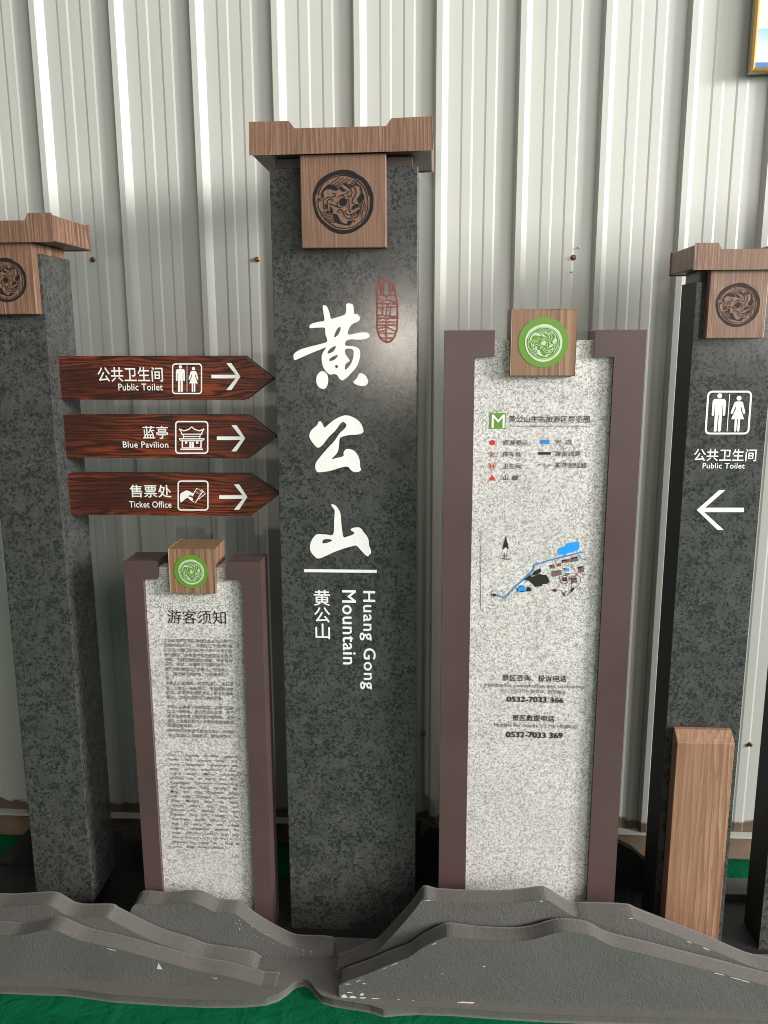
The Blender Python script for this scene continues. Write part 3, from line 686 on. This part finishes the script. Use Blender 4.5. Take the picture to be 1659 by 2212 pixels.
for s, b_ in (('旅游景点', (368, 455, 668, 520)), ('停车场', (366, 592, 588, 658)), ('卫生间', (368, 730, 584, 795)), ('山', (370, 870, 432, 930)), ('峰', (483, 868, 555, 932)), ('河', (990, 450, 1055, 510)), ('流', (1108, 450, 1180, 512)), ('游览线路', (983, 585, 1290, 648)), ('未开发线路', (980, 720, 1362, 785))):
    text_box(P, s, zl, *b_, pd_, 0.005)
P.build('heading', 'ink', root, split=True)
P = Print(pd_); text_box(P, 'Two dragon mountain eco-tourism area guide map', zl, 445, 278, 1372, 310, pd_, 0.0); P.build('lettering', 'inksoft', root, split=True)
P = Print(pd_)
P.poly(onp(zl, circ(247, 487, 32, 24), pd_, 1)); P.poly(onp(zl, circ(246, 627, 34, 28), pd_, 1), onp(zl, circ(246, 627, 29, 28), pd_, 1))
P.poly(onp(zl, [(247, 868), (287, 934), (203, 934)], pd_, 1))
P.poly(onp(zl, [(206, 725), (281, 725), (279, 797), (204, 797)], pd_, 1), onp(zl, [(211, 730), (276, 730), (274, 792), (209, 792)], pd_, 1))
for cx_ in (228, 258):
    P.poly(onp(zl, circ(cx_, 742, 5, 10), pd_, 1)); P.poly(onp(zl, [(cx_ - 10, 748), (cx_ + 10, 748), (cx_ + 5, 788), (cx_ - 5, 788)], pd_, 1))
P.build('legend_mark', 'red', root, split=True)
P = Print(pd_); text_box(P, 'P', zl, 235, 608, 262, 646, pd_, 0.01)
P.poly(onp(zl, [(786, 598), (938, 598), (938, 630), (786, 630)], pd_, 1))
for a in (782, 842, 902): P.poly(onp(zl, [(a, 745), (a + 34, 745), (a + 34, 756), (a, 756)], pd_, 1))
P.build('legend_mark', 'ink', root, split=True)
P = Print(pd_); P.poly(onp(zl, [(815, 452), (920, 452), (920, 504), (815, 504)], pd_, 1)); P.build('legend_mark', 'blue', root)
zm = zoomer(1690, 1880, 3.456)
P = Print(pd_); P.poly(onp(zm, [(1030,265),(1075,238),(1110,230),(1140,190),(1200,180),(1275,170),(1295,210),(1290,255),(1260,280),(1200,300),(1130,320),(1125,360),(1085,350),(1110,320),(1075,330),(1030,325)], pd_, 2))
P.poly(onp(zm, [(527,742),(590,712),(625,722),(628,785),(535,785)], pd_, 1)); P.poly(onp(zm, [(1120, 498), (1165, 498), (1165, 535), (1120, 535)], pd_, 1))
P.build('lake_print', 'lake', root, split=True)
P = Print(pd_, 0.0012)
st(P, zm, [(1340,295),(1200,330),(1100,355),(1000,380),(900,405),(810,435),(750,450),(735,480),(715,530),(640,600),(580,660),(520,710),(450,780),(400,835),(350,852),(290,830)], 16, pd_)
st(P, zm, [(1275,320),(1300,355),(1340,385),(1390,395)], 8, pd_)
P.build('river_print', 'blue', root)
P = Print(pd_)
for q in [[(387,98),(428,272),(385,235),(340,272)], [(610,640),(690,575),(700,604),(745,590),(800,560),(828,575),(890,580),(920,650),(915,680),(880,695),(840,690),(830,720),(740,725),(720,690),(670,650),(640,650)], [(700,590),(740,530),(790,510),(825,530),(820,545),(745,585)], [(632,780),(650,722),(690,735),(705,760),(690,785)], [(522,745),(535,740),(538,785),(524,785)], [(550,715),(595,708),(600,718),(552,728)], [(560,778),(615,775),(612,788),(560,788)], [(786,505),(810,500),(825,520),(800,530)],
          [(1115,560),(1175,560),(1175,575),(1115,575)], [(1105,492),(1118,492),(1118,520),(1105,520)], [(1195,365),(1262,355),(1262,375),(1195,385)], [(1075,398),(1125,395),(1125,412),(1075,415)], [(1270,482),(1325,472),(1325,490),(1272,500)], [(1185,625),(1250,608),(1252,625),(1188,640)], [(925,460),(980,450),(982,466),(928,476)], [(1085,610),(1140,605),(1142,655),(1088,660)], [(958,768),(990,748),(1020,760),(1005,785),(975,785)], [(1180,780),(1205,735),(1230,735),(1225,765),(1190,795)], [(1080,800),(1100,795),(1118,830),(1105,838)]]:
    P.poly(onp(zm, q, pd_, 1))
for q, wd in (([(1040,590),(1070,670),(1110,690),(1150,660),(1175,620),(1240,595),(1265,570)], 8), ([(1060,600),(1120,585),(1165,600),(1175,630)], 6), ([(1185,630),(1200,740)], 5), ([(1265,570),(1300,610),(1300,680),(1210,770),(1150,820),(1100,820),(1070,770),(1000,765)], 6), ([(1265,570),(1210,490),(1185,450)], 5), ([(1020,370),(1008,430),(1018,480)], 4), ([(830,575),(870,590),(890,620)], 5), ([(1100,820),(1130,785),(1180,800)], 5)):
    st(P, zm, q, wd, pd_)
for q in ([(80, 30), (86, 30), (78, 1000), (72, 1000)], [(225, 808), (266, 808), (266, 836), (225, 836)]): P.poly(onp(zm, q, pd_, 1))
text_box(P, '北', zm, 338, 312, 426, 398, pd_, 0.0)
P.build('map_print', 'ink', root, split=True)
P = Print(pd_, 0.0006)
for q in ([(950,530),(1070,518),(1075,580),(955,606)], [(1080,395),(1275,360),(1280,410),(1085,435)], [(1275,480),(1345,465),(1352,545),(1282,557)], [(1188,625),(1258,608),(1268,670),(1200,690)], [(925,465),(985,452),(995,492),(932,505)], [(1020,440),(1068,432),(1072,470),(1024,475)], [(1325,572),(1362,565),(1364,580),(1327,586)]):
    P.poly(onp(zm, q, pd_, 1))
P.poly(onp(zm, [(210, 772), (286, 772), (286, 846), (210, 846)], pd_, 1), onp(zm, [(215, 777), (281, 777), (281, 841), (215, 841)], pd_, 1))
P.build('building_print', 'grey', root, split=True)
P = Print(pd_, 0.0020)
for c_ in ((958, 465), (1046, 452), (1098, 418), (1158, 400), (1230, 375), (965, 577), (1035, 538), (1110, 628), (1318, 506), (1228, 650), (998, 762), (1298, 742), (1265, 568)): P.poly(onp(zm, circ(*c_, 11, 12), pd_, 1))
P.build('site_dot', 'red', root, split=True)
P = Print(pd_, 0.0005)
for q in ([(660,800),(800,810),(960,770)], [(890,590),(1000,490),(1100,465),(1300,430),(1380,395)], [(900,600),(950,660),(990,720)], [(1085,470),(1100,590)]): st(P, zm, q, 5, pd_)
P.build('path_print', 'leaf', root, split=True)
zh_ = zoomer(1690, 2350, 3.6065)
P = Print(pd_); text_box(P, '景区咨询、投诉电话', zh_, 360, 195, 1185, 278, pd_, 0.014); text_box(P, '景区救援电话', zh_, 487, 710, 1028, 788, pd_, 0.014)
text_box(P, '0532-7033 366', zh_, 418, 478, 1145, 545, pd_, 0.03); text_box(P, '0532-7033 369', zh_, 410, 930, 1132, 1000, pd_, 0.03)
P.build('phone_number', 'ink', root, split=True)
P = Print(pd_); text_box(P, 'Hotline for consultation and complaints', zh_, 135, 308, 1412, 372, pd_, 0.0); text_box(P, 'Hotline for rescue', zh_, 258, 812, 818, 862, pd_, 0.0)
text_box(P, '자문, 신고 전화 / 問合せ、苦情電話', zh_, 330, 382, 1168, 432, pd_, 0.0); text_box(P, '구조 전화 / 救援電話', zh_, 835, 832, 1308, 880, pd_, 0.0)
P.build('lettering', 'inksoft', root, split=True)

# ------------------------------------------------------------------ the mountain shaped plinth
za = zoomer(0, 2800, 1659 / 1368.0); zb_ = zoomer(1368, 2800, 1659 / 1368.0)
def A(p): return za(*p)
def B(p): return zb_(*p)
ZB = 0.02
front = [A(p) for p in [(-260, 880), (-100, 888), (0, 893), (150, 899), (300, 905), (400, 918), (500, 932), (700, 945), (900, 955), (1060, 953), (1150, 945), (1200, 928), (1235, 905), (1262, 880), (1285, 868), (1312, 862), (1335, 868), (1352, 885), (1370, 910), (1395, 935), (1440, 950), (1500, 960), (1600, 975)]] + \
        [B(p) for p in [(0, 995), (80, 988), (150, 985), (300, 990), (500, 1005), (700, 1017), (900, 1024), (1200, 1032), (1660, 1045), (1900, 1055)]]
fp = [atz(*p, 0.0) for p in front]
back = Y(1.80)
root = thing('mountain_plinth', (0, Y(1.68), 0), 'grey textured plinth of layered mountain ridges along the foot of the signs', 'plinth')
n = len(fp); poly = fp + [(fp[-1][0], back), (fp[0][0], back)]; m = len(poly)
v = [(x, y, 0) for x, y in poly] + [(x, y, ZB) for x, y in poly]
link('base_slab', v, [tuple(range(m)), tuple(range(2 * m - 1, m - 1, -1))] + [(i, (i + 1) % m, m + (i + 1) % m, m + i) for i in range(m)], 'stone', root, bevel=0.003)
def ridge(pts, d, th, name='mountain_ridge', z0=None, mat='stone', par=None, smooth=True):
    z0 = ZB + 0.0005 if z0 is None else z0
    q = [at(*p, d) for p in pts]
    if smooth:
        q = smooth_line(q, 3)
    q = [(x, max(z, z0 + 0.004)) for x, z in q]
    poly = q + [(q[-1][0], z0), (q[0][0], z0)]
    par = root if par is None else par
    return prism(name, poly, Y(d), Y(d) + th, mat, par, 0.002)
# left front, left back, middle, right front, right back
zx = zoomer(1100, 3050, 2.37)
def X_(p): return zx(*p)
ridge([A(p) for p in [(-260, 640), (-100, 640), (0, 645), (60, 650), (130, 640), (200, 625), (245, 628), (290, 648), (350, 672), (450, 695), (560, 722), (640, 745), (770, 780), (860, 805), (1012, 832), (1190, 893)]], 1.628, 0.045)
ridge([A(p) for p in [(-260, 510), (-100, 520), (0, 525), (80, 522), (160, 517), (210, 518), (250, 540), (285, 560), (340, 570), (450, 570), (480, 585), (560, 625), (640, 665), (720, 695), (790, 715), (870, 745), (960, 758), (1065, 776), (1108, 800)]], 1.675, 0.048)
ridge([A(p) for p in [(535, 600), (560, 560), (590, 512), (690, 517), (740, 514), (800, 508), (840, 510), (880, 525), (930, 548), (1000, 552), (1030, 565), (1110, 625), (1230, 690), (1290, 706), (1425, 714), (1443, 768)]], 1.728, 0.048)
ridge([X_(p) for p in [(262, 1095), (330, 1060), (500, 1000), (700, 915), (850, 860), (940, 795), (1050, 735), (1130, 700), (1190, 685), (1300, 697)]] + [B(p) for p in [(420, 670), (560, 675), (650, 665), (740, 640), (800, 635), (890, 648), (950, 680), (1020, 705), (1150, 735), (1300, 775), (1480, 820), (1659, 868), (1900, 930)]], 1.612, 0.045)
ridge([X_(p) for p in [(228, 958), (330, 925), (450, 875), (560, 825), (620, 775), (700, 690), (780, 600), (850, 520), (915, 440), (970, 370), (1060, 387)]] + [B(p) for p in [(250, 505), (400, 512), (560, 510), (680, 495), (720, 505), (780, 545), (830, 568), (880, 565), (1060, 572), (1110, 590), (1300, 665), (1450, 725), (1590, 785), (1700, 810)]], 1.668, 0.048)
def chip(z, cx, cy, w, h, d, rag=0.5, n=14, rot=0.0):
    """a chip in the coat, showing white filler: ragged little patch on a front face"""
    pts = []
    for i in range(n):
        t = 2 * math.pi * i / n; r = 1 - rag * random.random()
        x, y = w / 2 * r * math.cos(t), h / 2 * r * math.sin(t)
        pts.append((cx + x * math.cos(rot) - y * math.sin(rot), cy + x * math.sin(rot) + y * math.cos(rot)))
    return [at(*z(*p), d) for p in pts]
P = Print(1.612, 0.0006)
for cx_, cy_, w_, h_ in ((300, 1185, 60, 40), (370, 1190, 80, 26), (450, 1165, 40, 30), (455, 1195, 90, 14), (560, 1200, 90, 12), (345, 1150, 60, 10), (330, 1078, 70, 8), (470, 1075, 40, 10), (1320, 1238, 190, 26), (880, 1218, 14, 10), (1480, 930, 24, 12), (1125, 993, 20, 8), (755, 1208, 30, 8)):
    P.poly(chip(zx, cx_, cy_, w_, h_, 1.612))
for cx_, cy_, w_, rt in ((420, 1052, 60, -0.35), (640, 945, 50, -0.35), (720, 912, 80, -0.35), (1060, 738, 50, -0.5)): P.poly(chip(zx, cx_, cy_, w_, 7, 1.612, 0.4, 12, rt))
for cx_, cy_, w_, rt in ((1450, 812, 60, .24), (1520, 831, 70, .24), (1560, 842, 50, .24)): P.poly(chip(zb_, cx_, cy_, w_, 5, 1.612, 0.4, 12, rt))
P.build('paint_scuff', 'filler', root)['kind'] = 'stuff'
P = Print(1.628, 0.0006)
P.poly([at(*za(*p), 1.628) for p in [(685, 764), (703, 792), (677, 790)]])
for cx_, cy_, w_ in ((485, 707, 40), (470, 703, 20), (930, 830, 30)): P.poly(chip(za, cx_, cy_, w_, 4, 1.628, 0.4, 10, 0.25))
P.build('paint_scuff', 'filler', root)['kind'] = 'stuff'
P = Print(1.728, 0.0006)
for k in range(34):
    t = random.random(); x = 1010 + 400 * t; y = 566 + (x - 1010) * 0.47 + random.random() ** 2 * 40
    if x > 1240: y = 700 + random.random() ** 2 * 55
    P.poly(chip(za, x, y, 2 + 5 * random.random(), 2 + 4 * random.random(), 1.728, 0.5, 6))
for k in range(10): P.poly(chip(za, 600 + 230 * random.random(), 520 + 25 * random.random() ** 2, 4, 4, 1.728, 0.5, 6))
P.build('paint_scuff', 'filler', root)['kind'] = 'stuff'
P = Print(1.668, 0.0006)
for cx_, cy_, w_, rt in ((680, 497, 22, 0), (1068, 571, 18, 0), (1320, 674, 30, .4), (1390, 702, 44, .4)): P.poly(chip(zb_, cx_, cy_, w_, 5, 1.668, 0.4, 10, rt))
P.poly(chip(zb_, 190, 494, 40, 4, 1.668, 0.4, 10, 0.1))
P.build('paint_scuff', 'filler', root)['kind'] = 'stuff'

# dark boards cut like hills behind the pillars, and what lies on the floor back there
r2 = thing('hill_board', (-0.9, Y(2.185), 0), 'dark hill shaped board on the floor behind the left finger post', 'hill board')
root_b = r2
def hill(pts, d, th, lab, rt=None):
    q = smooth_line([at(*p, d) for p in pts], 3)
    poly = q + [(q[-1][0], 0.001), (q[0][0], 0.001)]
    return prism('hill_board', poly, Y(d), Y(d) + th, 'dark', None, 0.002)
bpy.data.objects.remove(r2)
tag(hill([(-60, 1890), (-20, 1868), (5, 1853), (40, 1818), (58, 1796), (75, 1795), (150, 1800), (240, 1798), (268, 1794), (290, 1805), (320, 1815), (400, 1850), (470, 1895)], 2.062, 0.02, ''), 'dark grey hill shaped board on the floor behind the left finger post', 'hill board')
tag(hill([(850, 1752), (905, 1773), (950, 1793), (1050, 1800), (1200, 1795), (1338, 1823), (1400, 1865), (1450, 1885)], 2.05, 0.02, ''), 'dark grey hill shaped board behind the tall guide map board', 'hill board')
a = atz(1560, 1895, 0.03); b = atz(1640, 1925, 0.03)
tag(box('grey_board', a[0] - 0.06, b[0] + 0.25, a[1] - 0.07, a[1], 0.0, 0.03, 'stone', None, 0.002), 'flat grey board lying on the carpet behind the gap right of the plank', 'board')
tag(box('shade_board', -1.6, 0.52, Y(1.803), Y(2.045), 0.0, 0.012, 'black', None, 0.002), 'large black board standing in for deep shade on the carpet beneath the finger post, name pillar and map board', 'board')  # black boards added in place of the deep shade between plinth and pillars
tag(box('shade_board', 0.5205, 1.6, Y(1.803), Y(2.03), 0.0, 0.012, 'black', None, 0.002), 'smaller black board standing in for deep shade on the carpet beneath the toilet pillar', 'board')

# ------------------------------------------------------------------ framed picture, top right
d = 2.185
zf_ = zoomer(2600, 0, 7.375)
xo = (px_x(*zf_(580, 1880), d) + px_x(*zf_(660, 0), d)) / 2; zo = px_z(*zf_(700, 1885), d)
xi = (px_x(*zf_(748, 1700), d) + px_x(*zf_(818, 0), d)) / 2; wf = xi - xo
root = thing('framed_picture', (xo + 0.3, Y(d), zo), 'gold framed picture with blue band hung high at the right edge', 'picture')
W_, H_ = 0.6, 0.8
pr = [(0, 0.0), (0.0, 0.019), (0.22, 0.023), (0.34, 0.017), (0.62, 0.022), (0.85, 0.014), (1.0, 0.010), (1.0, 0.0)]
def rail(pts_out, pts_in):
    v = []; f = []; k = len(pr)
    for (ox, oz), (ix, iz) in zip(pts_out, pts_in):
        for t, h in pr: v.append((ox + (ix - ox) * t, Y(d) + 0.022 - h - 0.0, oz + (iz - oz) * t))
    for j in range(k - 1): f.append((j, j + 1, k + j + 1, k + j))
    link('frame_rail', v, f, 'gold', root)
o4 = [(xo, zo), (xo + W_, zo), (xo + W_, zo + H_), (xo, zo + H_)]; i4 = [(xo + wf, zo + wf), (xo + W_ - wf, zo + wf), (xo + W_ - wf, zo + H_ - wf), (xo + wf, zo + H_ - wf)]
for k in range(4): rail([o4[k], o4[(k + 1) % 4]], [i4[k], i4[(k + 1) % 4]])
k = N('printed_picture'); tc = k.n('ShaderNodeTexCoord'); sx = k.n('ShaderNodeSeparateXYZ'); k.l(tc.outputs['Object'], sx.inputs[0])
hh = (H_ - 2 * wf); mp = k.n('ShaderNodeMapRange'); k.l(sx.outputs['Z'], mp.inputs[0]); mp.inputs[1].default_value = -hh / 2; mp.inputs[2].default_value = hh / 2
zb1 = (px_z(*zf_(870, 1600), d) - (zo + wf)) / hh; zb2 = (px_z(*zf_(900, 690), d) - (zo + wf)) / hh
c = k.ramp(mp.outputs[0], [(0.0, (0.02, 0.14, 0.40)), (zb1, (0.02, 0.14, 0.40)), (zb1 + 0.002, (0.60, 0.57, 0.56)), (zb2 - 0.05, (0.50, 0.55, 0.58)), (zb2, (0.24, 0.46, 0.55)), (zb2 + 0.002, (0.60, 0.55, 0.54)), (1.0, (0.60, 0.55, 0.54))])
mt = k.done(c, 0.3)
box('picture_print', i4[0][0] - 0.002, i4[1][0] + 0.002, Y(d) + 0.013, Y(d) + 0.021, i4[0][1] - 0.002, i4[2][1] + 0.002, mt, root, 0.0)
